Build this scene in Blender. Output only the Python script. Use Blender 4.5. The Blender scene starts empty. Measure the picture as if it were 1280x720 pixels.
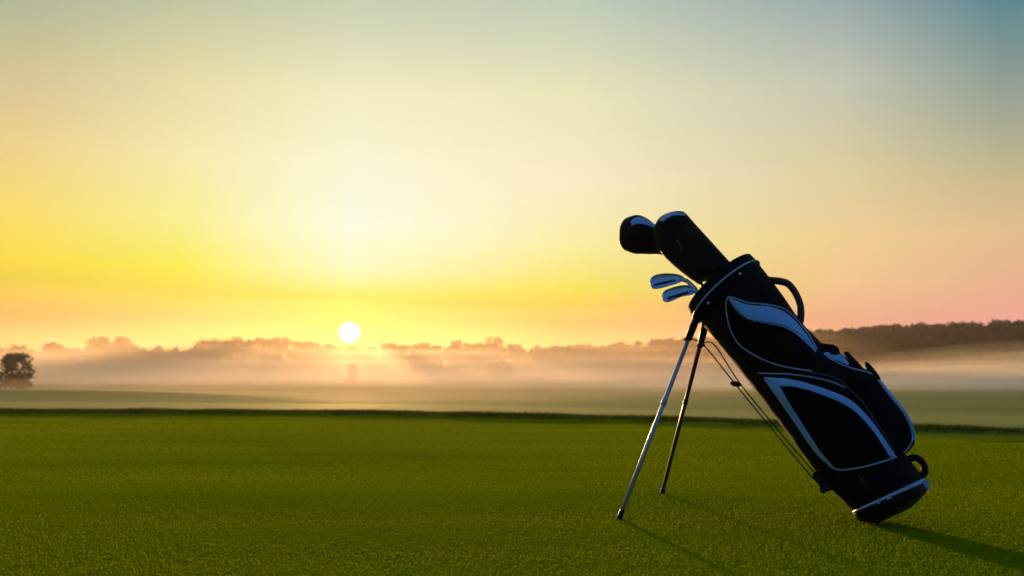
import bpy, bmesh, math, random
import numpy as np
from mathutils import Vector, Matrix
from mathutils.bvhtree import BVHTree

R = math.radians
S = bpy.context.scene
C = S.collection

# ------------------------------------------------------------------ camera
F = 35.0 / 36.0 * 1280          # focal length in photo pixels
HORIZON = 470.0                 # horizon row of the photo
CAM_H = 0.47
PITCH = math.atan((HORIZON - 360) / F)
cd = bpy.data.cameras.new('camera')
cd.lens = 35; cd.sensor_width = 36; cd.clip_start = 0.05; cd.clip_end = 6000
cd.dof.use_dof = True; cd.dof.focus_distance = 3.35; cd.dof.aperture_fstop = 4.0
cam = bpy.data.objects.new('camera', cd); C.objects.link(cam)
cam.location = (0, 0, CAM_H); cam.rotation_euler = (math.pi / 2 + PITCH, 0, 0)
S.camera = cam

# ------------------------------------------------------------------ sky
SUN_AZ = math.atan((437 - 640) / F)     # to the left of the view axis
SUN_EL = R(2.45)
w = bpy.data.worlds.new("World"); S.world = w; w.use_nodes = True
nt = w.node_tree; N = nt.nodes; L = nt.links
N.clear()
def lin(c):
    return tuple(((v/255)/12.92 if v/255 <= .04045 else (((v/255)+.055)/1.055)**2.4) for v in c) + (1,)
def M_(op, a, b=None, c=None, clamp=False):
    n = N.new('ShaderNodeMath'); n.operation = op; n.use_clamp = clamp
    for i, v in enumerate((a, b, c)):
        if v is None: continue
        if isinstance(v, (int, float)): n.inputs[i].default_value = v
        else: L.new(v, n.inputs[i])
    return n.outputs[0]
tc = N.new('ShaderNodeTexCoord'); sep = N.new('ShaderNodeSeparateXYZ')
nrm = N.new('ShaderNodeVectorMath'); nrm.operation = 'NORMALIZE'
L.new(tc.outputs['Generated'], nrm.inputs[0]); L.new(nrm.outputs[0], sep.inputs[0])
el = M_('MULTIPLY', M_('ARCSINE', sep.outputs[2]), 180 / math.pi)          # degrees
az = M_('MULTIPLY', M_('ARCTAN2', sep.outputs[0], sep.outputs[1]), 180 / math.pi)
daz = M_('SUBTRACT', az, math.degrees(SUN_AZ))
daz = M_('WRAP', daz, 180.0, -180.0)
elf = M_('MULTIPLY', M_('SQRT', M_('MAXIMUM', M_('DIVIDE', el, 90.0), 0.0)), 1.0, clamp=True)
def ramp(stops):                 # (elevation in degrees, linear colour)
    r = N.new('ShaderNodeValToRGB'); cr = r.color_ramp; cr.interpolation = 'LINEAR'
    while len(cr.elements) > 1: cr.elements.remove(cr.elements[-1])
    for i, (e, c) in enumerate(stops):
        p = math.sqrt(e / 90.0)
        if i == 0: k = cr.elements[0]; k.position = p
        else: k = cr.elements.new(p)
        k.color = (*c, 1)
    L.new(elf, r.inputs[0]); return r.outputs[0]
SKY = {'left': [(0, (0.125, 0.040, 0.013)), (2, (0.123, 0.054, 0.013)), (3.2, (0.083, 0.046, 0.005)), (4.5, (0.123, 0.155, 0.004)), (6, (0.230, 0.231, 0.006)), (8.5, (0.271, 0.253, 0.051)), (12, (0.275, 0.234, 0.106)), (16, (0.212, 0.203, 0.126)), (21, (0.111, 0.169, 0.136)), (35, (0.164, 0.194, 0.164)), (90, (0.068, 0.111, 0.143))], 'sun': [(0, (0.131, 0.067, 0.008)), (2, (0.131, 0.099, 0.003)), (3.4, (0.087, 0.077, 0.002)), (4.6, (0.087, 0.167, 0.029)), (6, (0.086, 0.241, 0.198)), (8.5, (0.107, 0.304, 0.318)), (12, (0.225, 0.323, 0.279)), (16, (0.275, 0.312, 0.225)), (21, (0.187, 0.240, 0.187)), (35, (0.194, 0.219, 0.175)), (90, (0.068, 0.111, 0.143))], 'mid': [(0, (0.123, 0.049, 0.020)), (1.5, (0.120, 0.057, 0.024)), (3, (0.082, 0.050, 0.012)), (5, (0.120, 0.218, 0.011)), (7.5, (0.207, 0.285, 0.132)), (11, (0.282, 0.305, 0.234)), (16, (0.280, 0.301, 0.209)), (21, (0.181, 0.240, 0.201)), (35, (0.164, 0.199, 0.180)), (90, (0.068, 0.111, 0.143))], 'warm': [(0, (0.127, 0.046, 0.013)), (2, (0.125, 0.064, 0.013)), (3.2, (0.085, 0.053, 0.007)), (4.5, (0.086, 0.163, 0.005)), (6, (0.093, 0.242, 0.009)), (8.5, (0.185, 0.283, 0.103)), (12, (0.254, 0.296, 0.170)), (16, (0.255, 0.270, 0.162)), (21, (0.161, 0.208, 0.148)), (35, (0.180, 0.204, 0.170)), (90, (0.068, 0.111, 0.143))], 'cool': [(0, (0.233, 0.078, 0.077)), (3, (0.208, 0.104, 0.087)), (5, (0.277, 0.187, 0.106)), (7.5, (0.295, 0.229, 0.116)), (11, (0.260, 0.238, 0.145)), (16, (0.196, 0.221, 0.187)), (21, (0.091, 0.149, 0.172)), (35, (0.068, 0.114, 0.137)), (90, (0.055, 0.097, 0.133))], 'right': [(0, (0.284, 0.092, 0.096)), (3, (0.274, 0.115, 0.122)), (5, (0.281, 0.159, 0.108)), (7.5, (0.271, 0.200, 0.111)), (10, (0.216, 0.187, 0.109)), (13, (0.131, 0.155, 0.121)), (16, (0.069, 0.122, 0.121)), (19, (0.022, 0.091, 0.122)), (21, (0.007, 0.066, 0.111)), (35, (0.024, 0.061, 0.105)), (90, (0.050, 0.089, 0.129))], 'back': [(0, (0.051, 0.073, 0.114)), (10, (0.031, 0.071, 0.143)), (30, (0.021, 0.065, 0.164)), (90, (0.050, 0.089, 0.129))]} #SKY
sky_left, sky_warm, sky_sun, sky_mid, sky_cool, sky_right, sky_back = (ramp(SKY[k]) for k in ('left', 'warm', 'sun', 'mid', 'cool', 'right', 'back'))
def mixc(f, a, b):
    m = N.new('ShaderNodeMix'); m.data_type = 'RGBA'; L.new(f, m.inputs[0])
    L.new(a, m.inputs[6]); L.new(b, m.inputs[7]); return m.outputs[2]
def ss(x, lo, hi, kind='LINEAR'):
    m = N.new('ShaderNodeMapRange'); m.interpolation_type = kind; L.new(x, m.inputs[0])
    m.inputs[1].default_value = lo; m.inputs[2].default_value = hi; return m.outputs[0]
c = mixc(ss(daz, 0, 13), sky_sun, sky_mid)
c = mixc(ss(daz, 13, 28), c, sky_cool)
c = mixc(ss(daz, 28, 36), c, sky_right)
ndaz = M_('MULTIPLY', daz, -1.0)
c = mixc(ss(ndaz, 0, 9), c, sky_warm)
c = mixc(ss(ndaz, 9, 17.3), c, sky_left)
c = mixc(ss(ndaz, 19, 55), c, sky_right)
adaz = M_('ABSOLUTE', daz)
c = mixc(ss(adaz, 55, 120), c, sky_back)
# the sun itself with its small aureole, by the angle from the sun
sd = Vector((math.sin(SUN_AZ)*math.cos(SUN_EL), math.cos(SUN_AZ)*math.cos(SUN_EL), math.sin(SUN_EL)))
dp = N.new('ShaderNodeVectorMath'); dp.operation = 'DOT_PRODUCT'
L.new(nrm.outputs[0], dp.inputs[0]); dp.inputs[1].default_value = sd
ang = M_('MULTIPLY', M_('ARCCOSINE', M_('MINIMUM', dp.outputs['Value'], 1.0)), 180 / math.pi)
disc = M_('SUBTRACT', 1.0, ss(ang, 0.12, 0.72, 'SMOOTHSTEP'))
glow = M_('EXPONENT', M_('MULTIPLY', ang, -0.55))
def scaled(col, f):
    v = N.new('ShaderNodeVectorMath'); v.operation = 'SCALE'
    v.inputs[0].default_value = col; L.new(f, v.inputs['Scale']); return v.outputs[0]
def add(a, b):
    v = N.new('ShaderNodeVectorMath'); v.operation = 'ADD'; L.new(a, v.inputs[0]); L.new(b, v.inputs[1]); return v.outputs[0]
c = add(c, scaled((2.6, 2.4, 2.1), disc))
c = add(c, scaled((0.10, 0.10, 0.0), glow))
bg = N.new('ShaderNodeBackground'); L.new(c, bg.inputs[0]); bg.inputs[1].default_value = 1.0
nis = N.new('ShaderNodeTexSky'); nis.sky_type = 'NISHITA'; nis.sun_disc = False
nis.sun_elevation = SUN_EL; nis.sun_rotation = SUN_AZ; nis.dust_density = 2.0; nis.air_density = 1.0
bg2 = N.new('ShaderNodeBackground'); 
tint = N.new('ShaderNodeVectorMath'); tint.operation = 'MULTIPLY'; tint.inputs[1].default_value = (.16, .11, .04)   # thick dawn air
L.new(nis.outputs[0], tint.inputs[0]); L.new(tint.outputs[0], bg2.inputs[0]); bg2.inputs[1].default_value = 0.05
ad = N.new('ShaderNodeAddShader'); out = N.new('ShaderNodeOutputWorld')
L.new(bg.outputs[0], ad.inputs[0]); L.new(bg2.outputs[0], ad.inputs[1]); L.new(ad.outputs[0], out.inputs['Surface'])
w.cycles.sampling_method = 'MANUAL'; w.cycles.sample_map_resolution = 1024

# ------------------------------------------------------------------ sun lamp
sl = bpy.data.lights.new('sun', 'SUN'); sl.energy = 4.3; sl.angle = R(1.8); sl.color = (1.0, 0.56, 0.19)
sun = bpy.data.objects.new('sun', sl); C.objects.link(sun)
sun.rotation_euler = (-sd).to_track_quat('-Z', 'Y').to_euler()

S.view_settings.view_transform = 'Standard'; S.view_settings.look = 'None'
S.view_settings.exposure = 1.2; S.view_settings.gamma = 1.0
S.cycles.use_denoising = True
S.cycles.volume_bounces = 10; S.cycles.max_bounces = 12; S.cycles.transparent_max_bounces = 16
S.cycles.sample_clamp_indirect = 6

# ================================================================== helpers
def ray(px, py):
    x = (px - 640) / F; yu = (360 - py) / F
    cp, sp = math.cos(PITCH), math.sin(PITCH)
    return Vector((x, cp - yu * sp, sp + yu * cp))
CO = Vector((0, 0, CAM_H))
def pt(px, py, Y):
    d = ray(px, py); return CO + d * (Y / d.y)
def gp(px, py, z=0.0):
    d = ray(px, py); return CO + d * ((z - CAM_H) / d.z)

def mat(name, col, rough=0.8, metal=0.0, bump=None, var=None, sheen=0.0, coat=0.0, transl=None, spec=.5):
    m = bpy.data.materials.new(name); m.use_nodes = True
    n = m.node_tree.nodes; l = m.node_tree.links
    b = n['Principled BSDF']; b.inputs['Base Color'].default_value = (*col, 1)
    b.inputs['Specular IOR Level'].default_value = spec; b.inputs['Roughness'].default_value = rough; b.inputs['Metallic'].default_value = metal
    b.inputs['Sheen Weight'].default_value = sheen; b.inputs['Coat Weight'].default_value = coat
    tcn = n.new('ShaderNodeTexCoord')
    if var:
        sc, amt = var
        t = n.new('ShaderNodeTexNoise'); t.inputs['Scale'].default_value = sc; t.inputs['Detail'].default_value = 6
        l.new(tcn.outputs['Object'], t.inputs['Vector'])
        mr = n.new('ShaderNodeMapRange'); mr.inputs[1].default_value = .3; mr.inputs[2].default_value = .7
        mr.inputs[3].default_value = 1 - amt; mr.inputs[4].default_value = 1 + amt; l.new(t.outputs[0], mr.inputs[0])
        v = n.new('ShaderNodeVectorMath'); v.operation = 'SCALE'; v.inputs[0].default_value = col
        l.new(mr.outputs[0], v.inputs['Scale']); l.new(v.outputs[0], b.inputs['Base Color'])
        mr2 = n.new('ShaderNodeMapRange'); mr2.inputs[3].default_value = max(rough-.12, .03); mr2.inputs[4].default_value = min(rough+.12, 1)
        l.new(t.outputs[0], mr2.inputs[0]); l.new(mr2.outputs[0], b.inputs['Roughness'])
    if bump:
        sc, st = bump[:2]
        kind = bump[2] if len(bump) > 2 else 'noise'
        if kind == 'weave':
            t1 = n.new('ShaderNodeTexWave'); t1.bands_direction = 'X'; t1.inputs['Scale'].default_value = sc
            t2 = n.new('ShaderNodeTexWave'); t2.bands_direction = 'Z'; t2.inputs['Scale'].default_value = sc
            l.new(tcn.outputs['Object'], t1.inputs[0]); l.new(tcn.outputs['Object'], t2.inputs[0])
            mm = n.new('ShaderNodeMath'); mm.operation = 'ADD'; l.new(t1.outputs['Fac'], mm.inputs[0]); l.new(t2.outputs['Fac'], mm.inputs[1])
            t3 = n.new('ShaderNodeTexNoise'); t3.inputs['Scale'].default_value = 14; t3.inputs['Detail'].default_value = 3
            l.new(tcn.outputs['Object'], t3.inputs[0])
            m2 = n.new('ShaderNodeMath'); m2.operation = 'MULTIPLY_ADD'; l.new(t3.outputs[0], m2.inputs[0]); m2.inputs[1].default_value = 6
            l.new(mm.outputs[0], m2.inputs[2]); h = m2.outputs[0]
        else:
            t = n.new('ShaderNodeTexNoise'); t.inputs['Scale'].default_value = sc; t.inputs['Detail'].default_value = 5
            l.new(tcn.outputs['Object'], t.inputs['Vector']); h = t.outputs[0]
        bp = n.new('ShaderNodeBump'); bp.inputs['Strength'].default_value = st; bp.inputs['Distance'].default_value = 0.003
        l.new(h, bp.inputs['Height']); l.new(bp.outputs[0], b.inputs['Normal'])
    if transl:
        o = n['Material Output']; tr = n.new('ShaderNodeBsdfTranslucent'); tr.inputs[0].default_value = (*transl[0], 1)
        mx = n.new('ShaderNodeMixShader'); mx.inputs[0].default_value = transl[1]
        l.new(b.outputs[0], mx.inputs[1]); l.new(tr.outputs[0], mx.inputs[2]); l.new(mx.outputs[0], o.inputs[0])
    return m

def mesh_obj(name, verts, faces, m, parent=None, smooth=True):
    me = bpy.data.meshes.new(name); me.from_pydata([tuple(v) for v in verts], [], faces)
    bm = bmesh.new(); bm.from_mesh(me); bmesh.ops.recalc_face_normals(bm, faces=bm.faces); bm.to_mesh(me); bm.free()
    if smooth: me.polygons.foreach_set('use_smooth', [True] * len(me.polygons))
    me.materials.append(m)
    o = bpy.data.objects.new(name, me); C.objects.link(o)
    if parent: attach(o, parent)
    return o
def attach(o, p):
    o.parent = p; o.matrix_parent_inverse = p.matrix_world.inverted()
def tag(o, label=None, cat=None, group=None, kind=None):
    if label: o['label'] = label
    if cat: o['category'] = cat
    if group: o['group'] = group
    if kind: o['kind'] = kind
    return o
def thing(name, loc, label, cat, group=None):
    o = bpy.data.objects.new(name, None); C.objects.link(o); o.location = loc
    o.empty_display_size = .1
    bpy.context.view_layer.update()
    return tag(o, label, cat, group)

def catmull(P, n=6, closed=False):
    P = [Vector(p) for p in P]; out_ = []; k = len(P)
    rng = k if closed else k - 1
    for i in range(rng):
        if closed: p0, p1, p2, p3 = P[i-1], P[i], P[(i+1) % k], P[(i+2) % k]
        else: p0, p1, p2, p3 = P[max(i-1, 0)], P[i], P[i+1], P[min(i+2, k-1)]
        for j in range(n):
            t = j / n
            out_.append(0.5*((2*p1)+(p2-p0)*t+(2*p0-5*p1+4*p2-p3)*t*t+(3*p1-p0-3*p2+p3)*t**3))
    if not closed: out_.append(P[-1])
    return out_
def resample(P, n):
    P = [Vector(p) for p in P]; d = [0]
    for a, b in zip(P, P[1:]): d.append(d[-1] + (b - a).length)
    res = []; j = 0
    for i in range(n):
        t = d[-1] * i / (n - 1)
        while j < len(d) - 2 and d[j+1] < t: j += 1
        u = (t - d[j]) / max(d[j+1] - d[j], 1e-9); res.append(P[j].lerp(P[j+1], min(max(u, 0), 1)))
    return res
def tube_data(P, r, seg=10, closed=False, flat=None):
    """r: number or list; flat=(axis, factor) squashes the section along an axis"""
    P = [Vector(p) for p in P]; n = len(P); V = []; Fc = []
    rr = r if isinstance(r, (list, tuple)) else [r] * n
    up = None
    for i, p in enumerate(P):
        if closed: t = P[(i+1) % n] - P[i-1]
        else: t = P[min(i+1, n-1)] - P[max(i-1, 0)]
        t.normalize()
        if up is None:
            up = t.orthogonal().normalized()
            if flat: up = (flat[0] - t * flat[0].dot(t)).normalized()
        up = (up - t * up.dot(t)).normalized(); s = t.cross(up)
        for k in range(seg):
            a = 2 * math.pi * k / seg
            q = up * math.cos(a) * (flat[1] if flat else 1) + s * math.sin(a)
            V.append(p + q * rr[i])
    m = n if closed else n - 1
    for i in range(m):
        for k in range(seg):
            a = i*seg+k; b = i*seg+(k+1) % seg; j = ((i+1) % n)*seg
            Fc.append((a, b, j+(k+1) % seg, j+k))
    if not closed:
        Fc.append(tuple(range(seg))[::-1]); Fc.append(tuple((n-1)*seg+k for k in range(seg)))
    return V, Fc
def tube(name, P, r, m, parent, seg=10, closed=False, flat=None):
    V, Fc = tube_data(P, r, seg, closed, flat); return mesh_obj(name, V, Fc, m, parent)
def join(parts):
    V = []; Fc = []
    for v, f in parts:
        o = len(V); V += list(v); Fc += [tuple(i+o for i in q) for q in f]
    return V, Fc

# ================================================================== materials
def grass_mat(name, base, tip, transl=0.45):
    m = bpy.data.materials.new(name); m.use_nodes = True
    n = m.node_tree.nodes; l = m.node_tree.links; b = n['Principled BSDF']
    g = n.new('ShaderNodeNewGeometry')
    nz = n.new('ShaderNodeTexNoise'); nz.inputs['Scale'].default_value = .9; nz.inputs['Detail'].default_value = 4
    mp = n.new('ShaderNodeMapping'); mp.inputs['Scale'].default_value = (.35, 1.6, 1)
    l.new(g.outputs['Position'], mp.inputs[0]); l.new(mp.outputs[0], nz.inputs['Vector'])
    rnd = n.new('ShaderNodeMath'); rnd.operation = 'MULTIPLY_ADD'; rnd.inputs[1].default_value = .24; rnd.inputs[2].default_value = .08
    l.new(g.outputs['Random Per Island'], rnd.inputs[0])
    mr = n.new('ShaderNodeMapRange'); mr.inputs[1].default_value = .3; mr.inputs[2].default_value = .7; mr.inputs[4].default_value = .6
    l.new(nz.outputs[0], mr.inputs[0])
    sm = n.new('ShaderNodeMath'); sm.operation = 'ADD'; sm.use_clamp = True
    l.new(rnd.outputs[0], sm.inputs[0]); l.new(mr.outputs[0], sm.inputs[1])
    mx = n.new('ShaderNodeMix'); mx.data_type = 'RGBA'
    mx.inputs[6].default_value = (*base, 1); mx.inputs[7].default_value = (*tip, 1)
    l.new(sm.outputs[0], mx.inputs[0]); l.new(mx.outputs[2], b.inputs['Base Color'])
    b.inputs['Roughness'].default_value = .62
    b.inputs['Specular IOR Level'].default_value = .0
    tr = n.new('ShaderNodeBsdfTranslucent'); l.new(mx.outputs[2], tr.inputs[0])
    ms = n.new('ShaderNodeMixShader'); ms.inputs[0].default_value = transl
    l.new(b.outputs[0], ms.inputs[1]); l.new(tr.outputs[0], ms.inputs[2]); l.new(ms.outputs[0], n['Material Output'].inputs[0])
    return m
M_TURF = grass_mat('turf_blades', (.075, .17, .001), (.29, .35, .001), .55)
M_ROUGH = grass_mat('rough_blades', (.03, .055, .006), (.06, .09, .008), .3)

def ground_mat():
    m = bpy.data.materials.new('ground_grass'); m.use_nodes = True
    n = m.node_tree.nodes; l = m.node_tree.links; b = n['Principled BSDF']
    g = n.new('ShaderNodeNewGeometry')
    def noise(scale, vec, det=5):
        t = n.new('ShaderNodeTexNoise'); t.inputs['Scale'].default_value = 1; t.inputs['Detail'].default_value = det
        mp = n.new('ShaderNodeMapping'); mp.inputs['Scale'].default_value = vec
        l.new(g.outputs['Position'], mp.inputs[0]); l.new(mp.outputs[0], t.inputs['Vector'])
        mr = n.new('ShaderNodeMapRange'); mr.inputs[1].default_value = .32; mr.inputs[2].default_value = .68
        l.new(t.outputs[0], mr.inputs[0]); return mr.outputs[0]
    def mix(f, a, bb):
        mx = n.new('ShaderNodeMix'); mx.data_type = 'RGBA'; l.new(f, mx.inputs[0])
        for i, v in ((6, a), (7, bb)):
            if isinstance(v, tuple): mx.inputs[i].default_value = (*v, 1)
            else: l.new(v, mx.inputs[i])
        return mx.outputs[2]
    near = mix(noise(1, (.35, 1.6, 1)), (.115, .175, .001), (.29, .31, .001))
    near = mix(noise(1, (40, 40, 1), 3), near, (.15, .19, .001))
    far = mix(noise(1, (.012, .07, 1)), (.10, .17, .02), (.22, .29, .04))
    at = n.new('ShaderNodeAttribute'); at.attribute_name = 'meadow'
    l.new(mix(at.outputs['Fac'], near, far), b.inputs['Base Color'])
    b.inputs['Roughness'].default_value = .9
    sp = n.new('ShaderNodeMath'); sp.operation = 'MULTIPLY'; sp.inputs[1].default_value = .2      # sheen added to lighten the meadow only
    l.new(at.outputs['Fac'], sp.inputs[0]); l.new(sp.outputs[0], b.inputs['Specular IOR Level'])
    t = n.new('ShaderNodeTexNoise'); t.inputs['Scale'].default_value = 90; t.inputs['Detail'].default_value = 6
    l.new(g.outputs['Position'], t.inputs[0])
    bp = n.new('ShaderNodeBump'); bp.inputs['Distance'].default_value = .02; bp.inputs['Strength'].default_value = .8
    l.new(t.outputs[0], bp.inputs['Height']); l.new(bp.outputs[0], b.inputs['Normal'])
    return m
M_GROUND = ground_mat()
M_BLACK = mat('black_nylon', (.002, .0028, .005), .65, bump=(420, .25, 'weave'), spec=.07)
M_PANEL = mat('black_fabric', (.0012, .0016, .003), .75, bump=(300, .3, 'weave'), spec=.05)
M_BLUE = mat('blue_fabric_and_highlight', (.17, .42, .76), .6, bump=(500, .2, 'weave'), var=(9, .10))
M_PIPE = mat('blue_grey_piping', (.22, .40, .60), .5, var=(30, .2))
M_PIPE2 = mat('dim_piping', (.05, .07, .11), .6, var=(30, .2))
M_PLAST = mat('black_plastic', (.003, .004, .006), .45, bump=(60, .1), spec=.12)
M_KNIT = mat('headcover_fabric', (.004, .0035, .0035), .6, bump=(160, .3), spec=.1)
M_CHROME = mat('brushed_steel', (.28, .47, .66), .24, 1.0, bump=(200, .06))
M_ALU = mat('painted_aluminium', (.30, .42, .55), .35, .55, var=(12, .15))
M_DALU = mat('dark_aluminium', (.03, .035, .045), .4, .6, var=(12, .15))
M_RIVET = mat('pale_rivet', (.75, .8, .85), .3)
M_CORD = mat('black_webbing', (.02, .02, .022), .7, bump=(250, .4))
M_LEAF = mat('leaves', (.045, .055, .03), .8, transl=((.05, .06, .02), .15))
M_LEAF_SHADE = mat('shaded_leaves', (.010, .022, .026), .8, transl=((.02, .03, .02), .15))  # darker, cooler copy of the leaves: ridge shade put into the colour
M_BARK = mat('bark', (.06, .045, .035), .9, bump=(8, .5))

# ================================================================== the ground
LIP = [(-900, 512.3), (-300, 516.5), (0, 518), (400, 519), (620, 523.5), (830, 529), (1050, 537), (1280, 546), (1700, 566)]
lip_pts = [gp(*p) for p in LIP]
def lip_y(x):
    if x <= lip_pts[0].x: return lip_pts[0].y
    for a, b in zip(lip_pts, lip_pts[1:]):
        if x <= b.x: return a.y + (b.y - a.y) * (x - a.x) / (b.x - a.x)
    return lip_pts[-1].y
def sstep(t): t = min(max(t, 0), 1); return t*t*(3-2*t)
def terrain(x, y):
    d = y - lip_y(x)
    if d <= 0: return 0.0
    z = .028 * sstep(d / .12)
    z -= .75 * sstep((d - .7) / 26)
    z += (.55 * math.exp(-((y - 42 - .1*x) / 9)**2)) * sstep((-x - 2) / 16)
    z += .10 * math.sin(x * .05 + y * .09) * sstep((y - 15) / 20) + .05 * math.sin(x * .17 - y * .21) * sstep((y - 15) / 20)
    z += 5.0 * sstep((y - 240) / 300) * sstep((x - 40) / 160)
    return z
ys = sorted(set([-60, -30, -12, -5, -2] + [i * .5 for i in range(0, 12)] + [6 + i * .06 for i in range(150)] + [15 + i * .5 for i in range(60)] + [45 + i * 3 for i in range(40)] + [165 + i * 15 for i in range(46)]))
xs = sorted(set([-s * (i ** 2.2) * .062 for i in range(72) for s in (-1, 1)]))
V = []; mead = []
for y in ys:
    for x in xs:
        V.append((x, y, terrain(x, y))); mead.append(sstep((y - lip_y(x) - .2) / 1.5))
nx = len(xs); Fc = [(j*nx+i, j*nx+i+1, (j+1)*nx+i+1, (j+1)*nx+i) for j in range(len(ys)-1) for i in range(nx-1)]
ground = mesh_obj('ground', V, Fc, M_GROUND); tag(ground, 'mown green in front and misty meadow beyond its edge', 'ground', kind='structure')
at = ground.data.attributes.new('meadow', 'FLOAT', 'POINT'); at.data.foreach_set('value', mead)

def blades(name, X, Y, Z, H, W, m, seed, lean=.5):
    rs = np.random.RandomState(seed); n = len(X)
    a = rs.uniform(0, 2*np.pi, n); dx = np.cos(a)*W; dy = np.sin(a)*W
    la = rs.uniform(0, 2*np.pi, n); lm = rs.uniform(.1, 1, n) * lean * H
    co = np.empty((n, 3, 3), np.float32)
    co[:, 0] = np.stack([X-dx, Y-dy, Z-.001], 1); co[:, 1] = np.stack([X+dx, Y+dy, Z-.001], 1)
    co[:, 2] = np.stack([X+np.cos(la)*lm, Y+np.sin(la)*lm, Z+H], 1)
    me = bpy.data.meshes.new(name)
    me.vertices.add(n*3); me.vertices.foreach_set('co', co.ravel())
    me.loops.add(n*3); me.loops.foreach_set('vertex_index', np.arange(n*3, dtype=np.int32))
    me.polygons.add(n); me.polygons.foreach_set('loop_start', np.arange(0, n*3, 3, dtype=np.int32))
    me.update(calc_edges=True); me.materials.append(m)
    o = bpy.data.objects.new(name, me); C.objects.link(o); return o
rs = np.random.RandomState(4)
n = 800000
yy = 2.0 * (12.5 / 2.0) ** (rs.uniform(0, 1, n) ** .92)
xx = rs.uniform(-1, 1, n) * (.62 * yy + 1.0)
ly = np.array([lip_y(x) for x in np.linspace(-12, 12, 400)]); lyi = np.interp(xx, np.linspace(-12, 12, 400), ly)
k = yy < lyi + .05; xx, yy = xx[k], yy[k]
hh = (.0022 + .0026 * rs.uniform(0, 1, len(xx))) * (1 + .04 * yy)
ww = .0008 * (1 + .35 * yy)
g1 = blades('grass', xx, yy, np.zeros(len(xx)), hh, ww, M_TURF, 1, 1.0)
tag(g1, 'short mown grass of the green under the golf bag', 'grass', kind='stuff')
n = 90000
xx = rs.uniform(-14, 12, n); lyi = np.interp(xx, np.linspace(-14, 12, 400), [lip_y(x) for x in np.linspace(-14, 12, 400)])
dd = rs.uniform(0, 1, n) ** 1.2 * .9; yy = lyi + dd
keep = np.abs(xx) < .62 * yy + 1; xx, yy, dd = xx[keep], yy[keep], dd[keep]
lump = .75 + .25 * np.sin(xx * 3.1 + np.sin(xx * 1.3) * 2) * np.sin(xx * 1.7)
zz = np.array([terrain(a, b) for a, b in zip(xx, yy)])
hh = rs.uniform(.02, .05, len(xx)) * lump * np.where(rs.uniform(0, 1, len(xx)) < .06, 1.5, 1.0)
g2 = blades('rough_grass', xx, yy, zz, hh, rs.uniform(.002, .004, len(xx)), M_ROUGH, 2, .8)
tag(g2, 'dark strip of longer grass along the far edge of the green', 'grass', kind='stuff')

# ================================================================== trees
def leaf_cloud(rs, cs, per, size):
    V = []; Fc = []
    for (cx, cy, cz, r) in cs:
        for _ in range(per):
            d = Vector((rs.gauss(0, 1), rs.gauss(0, 1), rs.gauss(0, 1))).normalized() * r * rs.uniform(.35, 1.06)
            p = Vector((cx, cy, cz)) + Vector((d.x, d.y, d.z * .8))
            u = Vector((rs.gauss(0, 1), rs.gauss(0, 1), rs.gauss(0, 1))).normalized(); v = u.orthogonal().normalized()
            s = size * rs.uniform(.5, 1.2); b = len(V)
            V += [p - u*s, p + v*s*.7, p + u*s, p - v*s*.7]; Fc.append((b, b+1, b+2, b+3))
    return V, Fc
def crown_clumps(rs, h, wd, lo=.25, n=22, shape='round'):
    cs = []
    for i in range(n):
        t = rs.uniform(0, 1) ** .8; z = h * (lo + (1 - lo) * t) 
        if shape == 'round': env = math.sqrt(max(0, 1 - ((t - .42) / .62) ** 2))
        else: env = (1 - t) ** .7 * .9 + .12
        a = rs.uniform(0, 6.283); rr = wd * .5 * env * rs.uniform(.2, .85)
        r = wd * rs.uniform(.13, .22) * (.6 + .4 * env)
        cs.append((math.cos(a) * rr, math.sin(a) * rr, min(z, h - r * .75), r))
    return cs
def trunk_data(rs, h, wd):
    parts = [tube_data([(0, 0, -.6), (.1, 0, h * .3), (-.1, .1, h * .6), (0, 0, h * .85)], [h*.028, h*.02, h*.012, h*.004], 7)]
    for i in range(6):
        a = rs.uniform(0, 6.28); z = h * rs.uniform(.25, .6)
        e = (math.cos(a) * wd * .33, math.sin(a) * wd * .33, z + h * .18)
        parts.append(tube_data([(0, 0, z), (e[0]*.5, e[1]*.5, z + h*.06), e], [h*.01, h*.007, h*.003], 5))
    return join(parts)
def make_tree(seed, h, wd, loc, label, lo=.25, per=70, n=24, shape='round', leaf=.32, group=None, name='tree'):
    rs = random.Random(seed); root = thing(name, loc, label, 'tree', group)
    Vt, Ft = trunk_data(rs, h, wd); Vc, Fcr = leaf_cloud(rs, crown_clumps(rs, h, wd, lo, n, shape), per, leaf)
    L0 = Vector(loc)
    mesh_obj('trunk', [Vector(v) + L0 for v in Vt], Ft, M_BARK, root)
    mesh_obj('crown', [Vector(v) + L0 for v in Vc], Fcr, M_LEAF, root, smooth=False)
    return root
def tree_at(seed, px, top, wpx, Y, label, **kw):
    p = pt(px, HORIZON, Y); z = terrain(p.x, Y); tp = pt(px, top, Y)
    return make_tree(seed, tp.z - z, wpx * Y / F, (p.x, Y, z), label, **kw)

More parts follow.
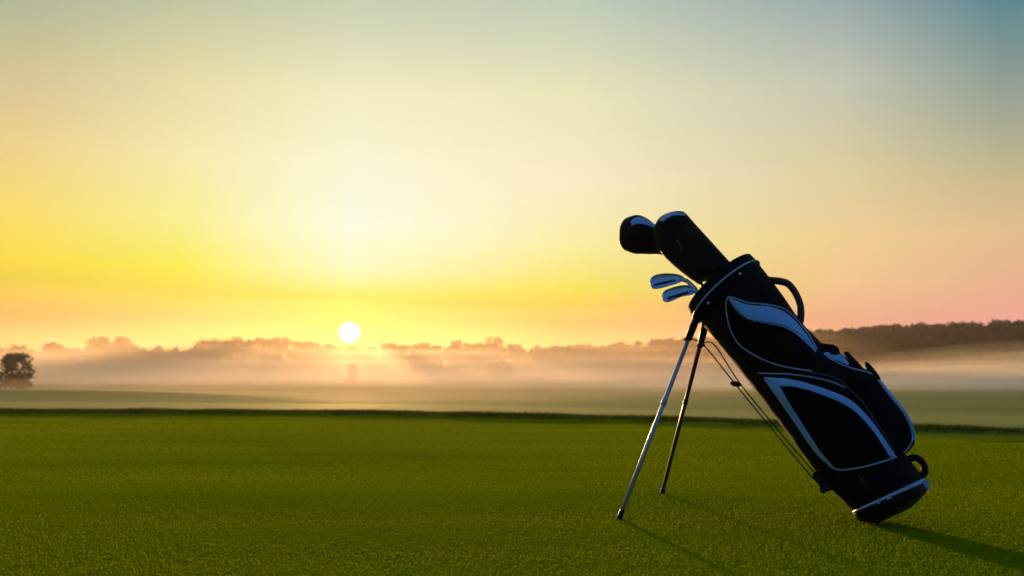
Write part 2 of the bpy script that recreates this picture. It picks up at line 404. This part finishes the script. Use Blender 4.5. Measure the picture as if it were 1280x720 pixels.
tree_at(1, 22, 441, 48, 84, 'dark lone tree with a drooping round crown standing alone in the misty meadow', lo=.12, n=34, per=80, leaf=.13)
tree_at(2, 441, 455, 17, 205, 'faint small tree almost lost in the mist straight below the sun', lo=.0, n=30, per=60, leaf=.2)
tree_at(3, 623, 452, 42, 245, 'ghostly low bushy tree in the mist below the broad dome crown', lo=.05, per=50, leaf=.3)
HZ = 'distant trees with crowns that stand out of the misty wood'
ind = [(4, 123, 421, 34, 320, 'left half of the tall blocky crown pair in the hazy treeline left of the sun'),
       (5, 150, 421, 36, 325, 'right half of the tall blocky crown pair in the hazy treeline left of the sun'),
       (6, 68, 428, 42, 330, 'round purple hazy tree directly left of the tall blocky pair'),
       (7, 20, 431, 40, 335, 'low hazy tree whose crown rises behind the dark lone meadow tree'),
       (8, 256, 425, 40, 340, 'hazy tree where the long orange wood steps up at its left end'),
       (9, 570, 423, 26, 345, 'small round knob crown, narrower of the two that stand right of the sun'),
       (10, 616, 421, 46, 350, 'broad dome crown, wider of the two that stand right of the sun'),
       (11, 487, 429, 34, 340, 'first hazy crown to the right of the sun, close beside its disc'),
       (12, 531, 428, 40, 345, 'flat-topped hazy crown just left of the small round knob crown'),
       (13, 198, 432, 34, 335, 'low hazy tree in the dip just right of the tall blocky pair')]
for sd_, px, top, wp, Y, lb in ind:
    tree_at(sd_, px, top, wp, Y, lb, lo=.1, n=30, per=60, leaf=.42, group=HZ)

def wood(name, contour, x0, x1, step, Yf, seed, label, leaf=.5, per=30, rows=3, m=M_LEAF, jag=3.5):
    rs = random.Random(seed); parts = []; px = x0
    cx = [c_[0] for c_ in contour]; cy = [c_[1] for c_ in contour]
    while px < x1:
        for rw in range(rows):
            q = px + rs.uniform(-.5, .5) * step; top = float(np.interp(q, cx, cy)) + rs.uniform(-1.6, jag) + (2 if rw == 0 else 0)
            Y = Yf(q) + rw * 9 + rs.uniform(-3, 3); p = pt(q, HORIZON, Y); z = terrain(p.x, Y)
            h = pt(q, top, Y).z - z; wd = rs.uniform(.55, .95) * h * .75
            Vc, Fq = leaf_cloud(rs, crown_clumps(rs, h, wd, .0, 26), per, leaf)
            parts.append(([Vector(v) + Vector((p.x, Y, z)) for v in Vc], Fq))
            parts.append(([Vector(v) + Vector((p.x, Y, z)) for v in tube_data([(0, 0, -.5), (0, 0, h * .8)], [h*.02, h*.005], 5)[0]], tube_data([(0, 0, 0), (0, 0, 1)], [.1, .1], 5)[1]))
        px += step
    Vw, Fw = join(parts)
    return tag(mesh_obj(name, Vw, Fw, m, smooth=False), label, 'wood', kind='stuff')
left_c = [(-700, 425), (-200, 430), (0, 434), (35, 437), (50, 432), (95, 434), (108, 437), (115, 425), (165, 426), (175, 434), (238, 436), (250, 427), (290, 422), (345, 421), (375, 424), (405, 428), (430, 434), (460, 433), (475, 430), (530, 430), (550, 434), (575, 430), (600, 429), (640, 431), (660, 433), (700, 432), (760, 429), (800, 427), (830, 423), (900, 419), (1010, 413)]
wood('distant_wood', left_c, -420, 790, 17, lambda q: 360, 21, 'hazy wood of merged crowns on the horizon left and right of the sun')
right_c = [(690, 432), (760, 429), (800, 427), (830, 423), (900, 419), (1010, 413), (1060, 410), (1090, 409), (1115, 405), (1150, 404), (1200, 403), (1280, 401), (1700, 392), (2500, 385)]
wood('ridge_wood', right_c, 690, 2500, 14, lambda q: 360 - 180 * sstep((q - 690) / 450), 22, 'dark wood along the ridge behind the mist right of the golf bag', leaf=.4, per=40, rows=4, m=M_LEAF_SHADE, jag=6)

# ================================================================== haze and mist
def vol_mat(name, dens, col, aniso):
    m = bpy.data.materials.new(name); m.use_nodes = True; n = m.node_tree.nodes; n.remove(n['Principled BSDF'])
    p = n.new('ShaderNodeVolumePrincipled'); p.inputs['Density'].default_value = dens
    p.inputs['Color'].default_value = (*col, 1); p.inputs['Anisotropy'].default_value = aniso
    m.node_tree.links.new(p.outputs[0], n['Material Output'].inputs['Volume']); return m
bpy.ops.mesh.primitive_cube_add(size=1)
hz = bpy.context.object; hz.name = 'haze'; hz.scale = (2200, 1000, 32); hz.location = (0, 430, 12.5)
hz.data.materials.append(vol_mat('haze_air', .00025, (.97, .86, .84), .6))
tag(hz, 'thin pale dawn haze filling the air over the whole course', 'haze', kind='stuff')
M_MIST = vol_mat('mist_air', .00135, (1.0, .87, .88), .62)
M_MIST_W = vol_mat('mist_air_white', .0031, (1.0, .97, 1.0), .5)
def mist(cx, cy, rx, ry, top, m, label, seed):
    bm = bmesh.new(); bmesh.ops.create_icosphere(bm, subdivisions=5, radius=1)
    rs = random.Random(seed); ph = [rs.uniform(0, 6.28) for _ in range(6)]
    for v in bm.verts:
        x, y, z = v.co
        k = 1 + .10 * math.sin(3*x + ph[0] + 2*y) + .07 * math.sin(7*x + ph[1]) * math.cos(5*y + ph[2])
        v.co = Vector((x * rx * k, y * ry * k, z * top * (1 + .18 * math.sin(9*x + ph[3]) * math.sin(4*y + ph[4]))))
    me = bpy.data.meshes.new('mist_bank'); bm.to_mesh(me); bm.free()
    me.polygons.foreach_set('use_smooth', [True] * len(me.polygons)); me.materials.append(m)
    o = bpy.data.objects.new('mist_bank', me); C.objects.link(o); o.location = (cx, cy, -.7)
    return tag(o, label, 'mist', kind='stuff')
M_VEIL = vol_mat('mist_air_veil', .0007, (.98, .78, .70), .55)
mist(-130, 232, 225, 122, 19, M_VEIL, 'tall thin rosy veil of dawn vapour hanging before the hazy wood', 8)
HEIGHTS = ['ankle', 'shin', 'knee', 'waist', 'shoulder', 'head', 'hedge', 'eaves', 'low branch', 'half crown', 'full crown', 'treetop']
for i, (top, yf) in enumerate(((1.05, 28), (1.6, 40), (2.2, 54), (2.9, 70), (3.7, 88), (4.6, 106), (5.5, 122), (6.5, 138), (7.6, 152), (8.8, 165))):
    mist(-105 + 4*i, (yf + 335) / 2, 250 - 4*i, (335 - yf) / 2, top, M_MIST, 'layer of rosy ground mist under the sun that rises to %s height' % HEIGHTS[i], 10 + i)
for i, (top, yf) in enumerate(((1.1, 38), (1.6, 48), (2.2, 57), (2.9, 66), (3.7, 74), (4.6, 82), (5.6, 90), (6.8, 97))):
    mist(95 + 4*i, (yf + 152) / 2, 100 - 2*i, (152 - yf) / 2, top, M_MIST_W, 'layer of pale grey ground mist before the dark ridge wood, %s high' % HEIGHTS[i], 30 + i)

# ================================================================== the golf bag
A = pt(1112.5, 620.5, 3.25); B = pt(907, 362.5, 3.50)
a_ = (B - A).normalized(); vd = ((A + B) / 2 - CO).normalized()
Wd = -(vd - a_ * vd.dot(a_)).normalized()           # towards the camera, square to the axis
Vd = a_.cross(Wd); Vd = Vd if Vd.x > 0 else -Vd
def on_plane(px, py, off=0.0):                       # point on the bag's middle plane (shifted towards the viewer by off)
    d = ray(px, py); o = A + Wd * off
    return CO + d * ((o - CO).dot(Wd) / d.dot(Wd))
foot_z = 0.0
bag = thing('golf_bag', (A.x, A.y, 0), 'black stand golf bag with pale blue panels leaning on its legs on the green', 'golf bag')

def loft(stations, kw=1.0, nseg=48, sub=5, expo=2.0, off=0.0, kws=None):
    """stations: (left px, right px) silhouettes; sections are superellipses square to the view"""
    Ls = catmull([on_plane(*s[0], off) for s in stations], sub); Rs = catmull([on_plane(*s[1], off) for s in stations], sub)
    n = len(Ls); V = []; Fc = []
    for i in range(n):
        c_ = (Ls[i] + Rs[i]) / 2; h = (Rs[i] - Ls[i]) / 2
        kk = kw if kws is None else float(np.interp(i / (n - 1) * (len(kws) - 1), range(len(kws)), kws))
        for k in range(nseg):
            t = 2 * math.pi * k / nseg; ct, st = math.cos(t), math.sin(t)
            ct = math.copysign(abs(ct) ** (2/expo), ct); st = math.copysign(abs(st) ** (2/expo), st)
            V.append(c_ + h * ct + Wd * h.length * kk * st)
    for i in range(n - 1):
        for k in range(nseg):
            Fc.append((i*nseg+k, i*nseg+(k+1) % nseg, (i+1)*nseg+(k+1) % nseg, (i+1)*nseg+k))
    return V, Fc, n, nseg
def caps(V, Fc, n, ns, lo=True, hi=True):
    if lo: Fc.append(tuple(range(ns))[::-1])
    if hi: Fc.append(tuple((n-1)*ns + k for k in range(ns)))

body_st = [((1066,639),(1157,600)), ((1040,612),(1136,573)), ((1013,580),(1102,524)), ((982,539),(1068,476)), ((950,496),(1034,436)),
           ((920,457),(1003,404)), ((895,425),(979,370)), ((876,404),(958,342)), ((867,397),(946,327))]
V, Fc, n, ns = loft(body_st, .98, 72, 7)
rnd = random.Random(7)
for i, v in enumerate(V):                            # soft sag and creases of the cloth
    t = (v - A).dot(a_); s = (v - A).dot(Vd)
    if .06 < t < .74:
        V[i] = v + Wd * (.0035 * math.sin(t * 38 + s * 30) + .002 * math.sin(t * 85 - s * 60))
caps(V, Fc, n, ns, True, False)
body = mesh_obj('body', V, Fc, M_BLACK, bag)
bvhs = [BVHTree.FromPolygons([tuple(v) for v in V], [f for f in Fc if len(f) == 4])]
def cast(px, py, off=0.0):
    d = ray(px, py).normalized(); best = None
    for b in bvhs:
        h = b.ray_cast(CO, d)
        if h[0] is not None and (best is None or h[3] < best[3]): best = h
    if best is None:
        q = on_plane(px, py); cand = [b.find_nearest(q) for b in bvhs]
        best = min(cand, key=lambda c_: c_[3])
    nn = best[1] if best[1].dot(d) < 0 else -best[1]
    return best[0] + nn * off, nn
def on_bag(P, off, n=None, sub=6, closed=False):
    q = catmull([Vector((p[0], p[1], 0)) for p in P], sub, closed)
    if n: q = resample(q, n)
    return [cast(p.x, p.y, off)[0] for p in q]
def puff(name, poly, h, m, parent, ring=16, nb=120, power=3.0, edge=.001, sub=5, collide=True):
    q = resample(catmull([Vector((p[0], p[1], 0)) for p in poly], sub, True) + [Vector((poly[0][0], poly[0][1], 0))], nb + 1)[:-1]
    ctr = sum(q, Vector()) / len(q); V = []; Fc = []
    for r in range(ring + 1):
        f = 1 - r / ring
        for p in q:
            z = ctr.lerp(p, max(f, .002)); b_, nn = cast(z.x, z.y, 0)
            off = edge + h * (1 - f ** power) ** .8 if f < 1 else -.002
            V.append(b_ + (nn * .4 + Wd * .6).normalized() * off)
    for r in range(ring):
        for k in range(nb): Fc.append((r*nb+k, r*nb+(k+1) % nb, (r+1)*nb+(k+1) % nb, (r+1)*nb+k))
    Fc.append(tuple(ring*nb + k for k in range(nb)))
    # smooth the offset surface a little where rays jumped between layers
    o = mesh_obj(name, V, Fc, m, parent)
    if collide: bvhs.append(BVHTree.FromPolygons([tuple(v) for v in V], Fc[:-1]))
    return o
def ribbon(name, r1, r2, m, parent, off=.003, n=60, across=6, sub=6):
    a1 = resample(catmull([Vector((*p, 0)) for p in r1], sub), n); a2 = resample(catmull([Vector((*p, 0)) for p in r2], sub), n)
    V = []; Fc = []
    for i in range(n):
        for j in range(across + 1):
            p = a1[i].lerp(a2[i], j / across); f = j / across
            V.append(cast(p.x, p.y, off * (.25 + .75 * min(1, 4 * min(f, 1 - f))) if 0 < j < across else -.001)[0])
    w_ = across + 1
    for i in range(n - 1):
        for j in range(across): Fc.append((i*w_+j, i*w_+j+1, (i+1)*w_+j+1, (i+1)*w_+j))
    return mesh_obj(name, V, Fc, m, parent)

# ball pocket on the far right side
outer = [(1026,438), (1046,441), (1064,452), (1082,462), (1096,471), (1113,491), (1132,514), (1143,538), (1143,555), (1131,569)]
dep = [.30, .45, .58, .70, .78, .82, .84, .84, .80, .66]
pst = [((o[0] - .787*78, o[1] + .617*78), o) for o in outer]
V, Fc, n, ns = loft(pst, 1, 40, 5, 3.0, kws=[d * 1.05 for d in dep]); caps(V, Fc, n, ns)
ballp = mesh_obj('ball_pocket', V, Fc, M_BLACK, bag)
bvhs.append(BVHTree.FromPolygons([tuple(v) for v in V], [f for f in Fc if len(f) == 4]))
def prism(name, poly, half, m, parent, off=0.0, bev=.002, sub=3):
    q = [Vector((*p, 0)) for p in poly]
    if sub: q = catmull(q, sub, True)
    fr = [on_plane(p.x, p.y, off) for p in q]
    bm = bmesh.new(); a = [bm.verts.new(p + Wd*half) for p in fr]; b = [bm.verts.new(p - Wd*half) for p in fr]
    bm.faces.new(a); bm.faces.new(b[::-1]); k = len(a)
    for i in range(k): bm.faces.new((a[i], b[i], b[(i+1) % k], a[(i+1) % k]))
    if bev: bmesh.ops.bevel(bm, geom=[e for e in bm.edges if (e.verts[0] in a) == (e.verts[1] in a)], offset=bev, segments=2, affect='EDGES')
    bmesh.ops.recalc_face_normals(bm, faces=bm.faces)
    me = bpy.data.meshes.new(name); bm.to_mesh(me); bm.free(); me.materials.append(m)
    o = bpy.data.objects.new(name, me); C.objects.link(o); attach(o, parent); return o
prism('pocket_cap', [(1018,432),(1043,433),(1050,440),(1046,445),(1024,442)], .045, M_BLACK, ballp, .0, sub=2)
puff('pocket_patch', [(1028,441),(1047,438.5),(1056,446),(1063,457),(1048,452),(1036,447)], .003, M_BLUE, ballp, ring=6, nb=48, sub=3, collide=False)
prism('zip_flap', [(1056,444),(1059,441),(1063,444),(1078,460),(1080,466),(1070,462)], .035, M_PLAST, ballp, .0)
prism('zip_flap', [(1081,456),(1084,454),(1090,459),(1099,471),(1100,476),(1088,470)], .035, M_PLAST, ballp, .0)
tube('piping', on_bag([(1034,447),(1050,455),(1066,461),(1082,465),(1090,468)], .001), .0028, M_PIPE, ballp, 8)
tube('piping', on_bag([(1097,475),(1111,494),(1129,516),(1139,538),(1139,553),(1129,567)], .001), .0022, M_PIPE, ballp, 8)
ribbon('edge_strip', [(1100,474),(1116,493),(1135,516),(1145.5,541),(1144,552)], [(1099,476),(1113,495),(1131,517),(1141,540),(1141,550)], M_BLUE, ballp, .002, 50, 4)

# upper side pocket
up_poly = [(909,372),(907,388),(912,408),(922,427),(938,441),(960,452),(985,459),(1008,461),(1022,455),(1014,436),(1000,416),(984,398),(964,385),(940,378),(922,373)]
puff('upper_pocket', up_poly, .014, M_PANEL, bag)
low_poly = [(950,469),(971,499),(994,532),(1012,558),(1027,575),(1041,585),(1058,587),(1082,583),(1105,576),(1121,571),(1108,546),(1094,524),(1078,503),(1060,486),(1043,477),(1015,471),(985,468)]
puff('side_pocket', low_poly, .026, M_PANEL, bag)
# pale feather panel, piping, the V band
tr_ = [(911,372),(922,376),(935,380),(960,382),(980,388),(996,402),(1010,420),(1020,438)]
bl_ = [(911,373),(918,386),(930,398),(942,403),(960,406),(982,411),(1001,423),(1020,441)]
fp = ribbon('feather_panel', tr_, bl_, M_BLUE, bag, .003, 70, 8)
tube('seam', on_bag([(916,378),(924,390),(935,399),(955,403),(978,407),(999,418),(1014,432)], .0032), .0011, M_PIPE2, fp, 6)
tube('piping', on_bag([(911,371),(924,375),(937,379),(960,381),(981,387),(997,401),(1011,419),(1021,437)], .001), .0026, M_PIPE, fp, 8)
tube('piping', on_bag([(910,371),(907.5,383),(912,408),(922,428),(938,441),(960,452),(984,459),(1015,464)], .001), .0024, M_PIPE, bag, 8)
tube('piping', on_bag([(1010,464),(1018,466),(1045,473),(1062,487),(1080,505),(1096,530),(1109,549),(1118,566)], .001), .0019, M_PIPE2, bag, 8)
tube('piping', on_bag([(948,466.5),(968,467),(989,468),(1018,472.5),(1040,478),(1056,485)], .001), .0024, M_PIPE, bag, 8)
ribbon('band', [(952,471),(971,498),(994,531),(1014,560),(1028,575),(1041,585)], [(975,483),(988,505),(1005,532),(1023,560),(1032,572),(1042,583)], M_BLUE, bag, .003, 70, 6)
ribbon('band', [(953,470.5),(976,472),(998,475.5),(1037,487.5),(1064,500),(1086,521),(1101,541),(1121,571)], [(975,483),(990,484),(1010,488),(1049,503),(1072,518),(1092,540),(1105,560),(1112,572)], M_BLUE, bag, .003, 80, 6)
tube('piping', on_bag([(1036,582),(1046,586.5),(1058,587),(1082,583),(1103,577),(1121,571)], .001), .0026, M_PIPE, bag, 8)
tube('seam', on_bag([(1073,594),(1080,603),(1087,613)], .001), .0009, M_PIPE2, bag, 6)

# top cuff with rim piping, open mouth and dividers
V1, F1, n1, ns1 = loft([((868,399),(948,328)), ((864,394),(944,324)), ((861,389),(939,319))], 1.02, 64, 5)
V2, F2, n2, ns2 = loft([((861,389),(939,319)), ((865,388),(936,322)), ((873,400),(945,334))], .98, 64, 4)
V, Fc = join([(V1, F1), (V2, F2)])
cuff = mesh_obj('top_cuff', V, Fc, M_BLACK, bag)
ringi = [V1[k] for k in range(64)]
c0 = sum((Vector(v) for v in ringi), Vector()) / 64
tube('piping', [c0 + (Vector(v) - c0) * 1.012 for v in ringi], .0032, M_PIPE, cuff, 8, closed=True)
Vi, Fi, ni, nsi = loft([((878,408),(950,343)), ((877,405),(948,340))], .95, 48, 2); caps(Vi, Fi, ni, nsi)
mesh_obj('divider_base', Vi, Fi, M_BLACK, cuff)
for (p, q) in (((884,372),(925,338)),):
    pass
for px, py in ((925,342.5), (886,378.5)):
    h, nn = cast(px, py, .002)
    bm = bmesh.new(); bmesh.ops.create_uvsphere(bm, u_segments=14, v_segments=8, radius=.0052)
    me = bpy.data.meshes.new('rivet'); bm.to_mesh(me); bm.free(); me.materials.append(M_RIVET)
    o = bpy.data.objects.new('rivet', me); C.objects.link(o); o.location = h; attach(o, bag)
    tube('ring', [h + nn*.004 + Vd*(.009*math.cos(t)) - a_*(.011 + .009*math.sin(t)) for t in np.linspace(0, 6.283, 17)[:-1]], .0013, M_PLAST, bag, 6, closed=True)

# grab handle, arching off the back of the bag
hp = catmull([on_plane(*p) for p in [(951,345),(960,350),(974,351.5),(985,355),(994,366),(1000,381),(1001,396),(998,409)]], 6)
tube('handle', hp, .0125, M_CORD, bag, 10, flat=(Wd, 1.5))
hp = catmull([on_plane(*p) for p in [(944,330),(950,341),(958,350),(963,352)]], 5)
tube('handle_tab', hp, .010, M_CORD, bag, 8, flat=(Wd, 1.8))
lp = catmull([on_plane(*p) for p in [(1131,576),(1138,573),(1146,572.5),(1153,578),(1156,587),(1153,594),(1143,594)]], 5)
tube('loop', lp, .0115, M_PLAST, bag, 10, flat=(Wd, 1.6))

# base moulding: flat where it stands on the turf
V, Fc, n, ns = loft([((1067,639),(1156,600)), ((1067,643),(1158.5,606)), ((1071,649),(1159.5,612)), ((1080,653),(1154,620)), ((1094,655),(1140,634))], 1.0, 64, 6)
V = [v.copy() for v in V]
for v in V: v.z = max(v.z, .004 + .0)
caps(V, Fc, n, ns)
base = mesh_obj('base', V, Fc, M_PLAST, bag)
V, Fc, n, ns = loft([((1066,638.5),(1155,597.5)), ((1065.5,639.7),(1157,599.5)), ((1065.7,640.6),(1158,602)), ((1067,641),(1156,602.5))], 1.03, 64, 4)
for v in V: v.z = max(v.z, .006)
mesh_obj('base_trim', V, Fc, M_PIPE, base)
end_b = BVHTree.FromPolygons([tuple(v) for v in V], Fc)
prism('end_guard', [(1148,601),(1157,599),(1161,606),(1160.5,612),(1154,609)], .05, M_PIPE, base, .0, .003, 2)
for px, py, r in ((1111,622,.006), (1137,608.5,.007), (1098,628.5,.004)):
    b3 = BVHTree.FromPolygons([tuple(v) for v in V], Fc); d = ray(px, py).normalized(); h = b3.ray_cast(CO, d)[0]
    if h is None: h = on_plane(px, py, .12)
    bm = bmesh.new(); bmesh.ops.create_cube(bm, size=1)
    bmesh.ops.scale(bm, vec=(r*2.4, r*1.2, r*1.6), verts=bm.verts); bmesh.ops.bevel(bm, geom=bm.edges[:], offset=r*.25, segments=2, affect='EDGES')
    bmesh.ops.rotate(bm, matrix=Matrix.Rotation(R(24), 3, 'Y').inverted(), verts=bm.verts)
    me = bpy.data.meshes.new('clip'); bm.to_mesh(me); bm.free(); me.materials.append(M_PIPE)
    o = bpy.data.objects.new('clip', me); C.objects.link(o); o.location = h; attach(o, base)

# stand: two legs, pivots, rods and the foot bracket
top1 = on_plane(869, 402, .035); top2 = on_plane(881, 409, -.04)
f1 = gp(773.5, 649); f2 = gp(827.5, 617)
def leg(top, foot, m, r):
    d = (top - foot).normalized()
    a = foot + d * .012
    l_ = tube('leg', [a, a.lerp(top, .5), top], r, m, bag, 12)
    tube('foot', [foot + Vector((0, 0, -.002)), foot + d*.006, foot + d*.022, foot + d*.034], [.006, .0095, .009, r*1.05], M_PLAST, l_, 12)
    tube('ferrule', [top - d*.07, top - d*.02, top + d*.012], [r*1.5, r*1.75, r*1.5], M_PLAST, l_, 12)
    for k in (.58,):
        p = foot.lerp(top, k); tube('sleeve', [p - d*.012, p + d*.012], r*1.25, m, l_, 12)
    return l_
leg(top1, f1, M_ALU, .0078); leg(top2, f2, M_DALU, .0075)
tube('pivot', [top1 + Vd*-.004, top1 + Vd*.03], .013, M_PLAST, bag, 12); tube('pivot', [top2 + Vd*-.004, top2 + Vd*.03], .013, M_PLAST, bag, 12)
def onleg(top, foot, k): return top.lerp(foot, k)
k1 = onleg(top1, f1, .09); k2 = onleg(top2, f2, .10)
tube('pivot', [k1 - Vd*.016, k1 + Vd*.01], .010, M_PLAST, bag, 10); tube('pivot', [k2 - Vd*.01, k2 + Vd*.016], .010, M_PLAST, bag, 10)
brk = on_plane(1022, 597, .0)
tube('stand_rod', catmull([k1, on_plane(880,432,.03), on_plane(919,480,.02), on_plane(968,540,.012), on_plane(1016,598,.012)], 6), .0024, M_DALU, bag, 8)
tube('stand_rod', catmull([k2, on_plane(892,430,-.03), on_plane(924,478,-.012), on_plane(972,537,-.008), on_plane(1021,594,-.008)], 6), .0024, M_DALU, bag, 8)
j0, j1 = on_plane(914, 479, .025), on_plane(926, 481, -.02)
tube('rod_joint', [j0, j0.lerp(j1, .3), j0.lerp(j1, .7), j1], [.005, .010, .010, .005], M_PLAST, bag, 10)
prism('bracket', [(1017,592),(1025,589),(1040,596),(1047,608),(1040,613),(1036,612),(1030,617),(1025,613),(1026,606),(1018,600)], .045, M_PLAST, bag, 0, .003, 2)
b0, b1 = on_plane(1028, 613, .05), on_plane(1028, 613, -.05)
tube('bracket_pin', [b0, b1], .007, M_DALU, bag, 10)

# ================================================================== the clubs
def cover(name, st, off, label, highlight1, highlight2, shaft, kw=.8):
    root = thing(name, on_plane(*shaft[0], off), label, 'golf club')
    V, Fc, n, ns = loft(st, kw, 40, 5, 2.2, off); caps(V, Fc, n, ns)
    for i, v in enumerate(V):
        t = (v - B).dot(a_); V[i] = v + Wd * (.002 * math.sin(t * 70 + v.x * 40)) + a_ * (.0012 * math.sin(t * 160))
    hc = mesh_obj('headcover', V, Fc, M_KNIT, root)
    keep_b = bvhs[:]; bvhs[:] = [BVHTree.FromPolygons([tuple(v) for v in V], [f for f in Fc if len(f) == 4])]
    ribbon('top_highlight', highlight1, highlight2, M_BLUE, hc, .002, 30, 5)  # blue highlight on the cover top, painted as a pale strip
    if name == 'covered_club': pass
    s0 = on_plane(*shaft[0], off)
    tube('shaft', [s0, on_plane(*shaft[1], off * .6)], .006, M_CHROME, root, 10)
    for q in rings_[name]:
        tube('seam', on_bag(q, .0008), .0012, M_PIPE2, hc, 6)
    bvhs[:] = keep_b
    return root
rings_ = {'driver_club': [[(846,300),(850,306),(852,312)]], 'wood_club': []}
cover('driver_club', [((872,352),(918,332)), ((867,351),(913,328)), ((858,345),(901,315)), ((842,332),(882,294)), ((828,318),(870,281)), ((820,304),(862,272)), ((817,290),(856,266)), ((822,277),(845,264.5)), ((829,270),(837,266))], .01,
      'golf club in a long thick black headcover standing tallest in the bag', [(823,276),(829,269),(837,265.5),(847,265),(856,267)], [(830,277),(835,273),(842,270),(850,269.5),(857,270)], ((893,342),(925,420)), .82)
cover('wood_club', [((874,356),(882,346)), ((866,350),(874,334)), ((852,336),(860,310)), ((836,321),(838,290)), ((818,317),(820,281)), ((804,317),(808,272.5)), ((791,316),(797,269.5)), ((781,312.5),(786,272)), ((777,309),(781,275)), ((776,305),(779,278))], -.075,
      'golf club in a rounded black headcover with a blue highlight painted on top, pointing furthest left', [(788,276),(794,271),(802,270.5),(812,275),(820,281)], [(789.5,283),(797,280.5),(806,281.5),(814,284),(822,287)], ((872,346),(905,410)), .9)

def iron(outline, hos, shaft_end, off, label, ridge):
    root = thing('iron_club', on_plane(*hos[0], off), label, 'golf club')
    q = catmull([Vector((*p, 0)) for p in outline], 5, True); ctr = sum(q, Vector()) / len(q)
    V = []; Fc = []; k = len(q)
    lay = [(.80, .004), (.93, .0075), (1.0, .005), (1.0, -.007), (.94, -.011), (.80, -.010), (.72, -.004)]
    for f, o in lay:
        for p in q:
            z = ctr.lerp(p, f); V.append(on_plane(z.x, z.y, off + o))
    for r in range(len(lay) - 1):
        for i in range(k): Fc.append((r*k+i, r*k+(i+1) % k, (r+1)*k+(i+1) % k, (r+1)*k+i))
    Fc.append(tuple(range(k))); Fc.append(tuple((len(lay)-1)*k + i for i in range(k)))
    hd = mesh_obj('head', V, Fc, M_CHROME, root)
    md = hd.modifiers.new('b', 'BEVEL'); md.width = .001; md.limit_method = 'ANGLE'
    rg = ribbon_pts = [on_plane(*p, off + .007) for p in ridge]
    tube('cavity_ridge', catmull(rg, 5), .0032, M_DALU, hd, 8)
    tube('hosel', catmull([on_plane(*p, off) for p in hos], 4), [.0075] * (4*(len(hos)-1)+1), M_CHROME, root, 12)
    tube('shaft', [on_plane(*hos[-1], off), on_plane(*shaft_end, off * .5)], .0048, M_DALU, root, 10)
    return root
iron([(812.5,352),(814,347),(821,343),(834,341.5),(848,343),(855,347),(850,353),(838,357),(823,361),(815,360)], [(850,349),(858,351),(864,356),(870,362)], (905,405), .03,
     'chrome iron club head, upper of the two poking out under the headcovers', [(818,356),(830,353),(843,350)])
iron([(827.5,370),(830,364),(838,360),(852,356.5),(864,357),(870,362),(866,368),(852,371),(838,377),(830,377)], [(863,363),(869,364),(873,368),(879,376)], (912,415), .07,
     'chrome iron club head, lower of the two poking out under the headcovers', [(834,373),(846,369),(860,365)])
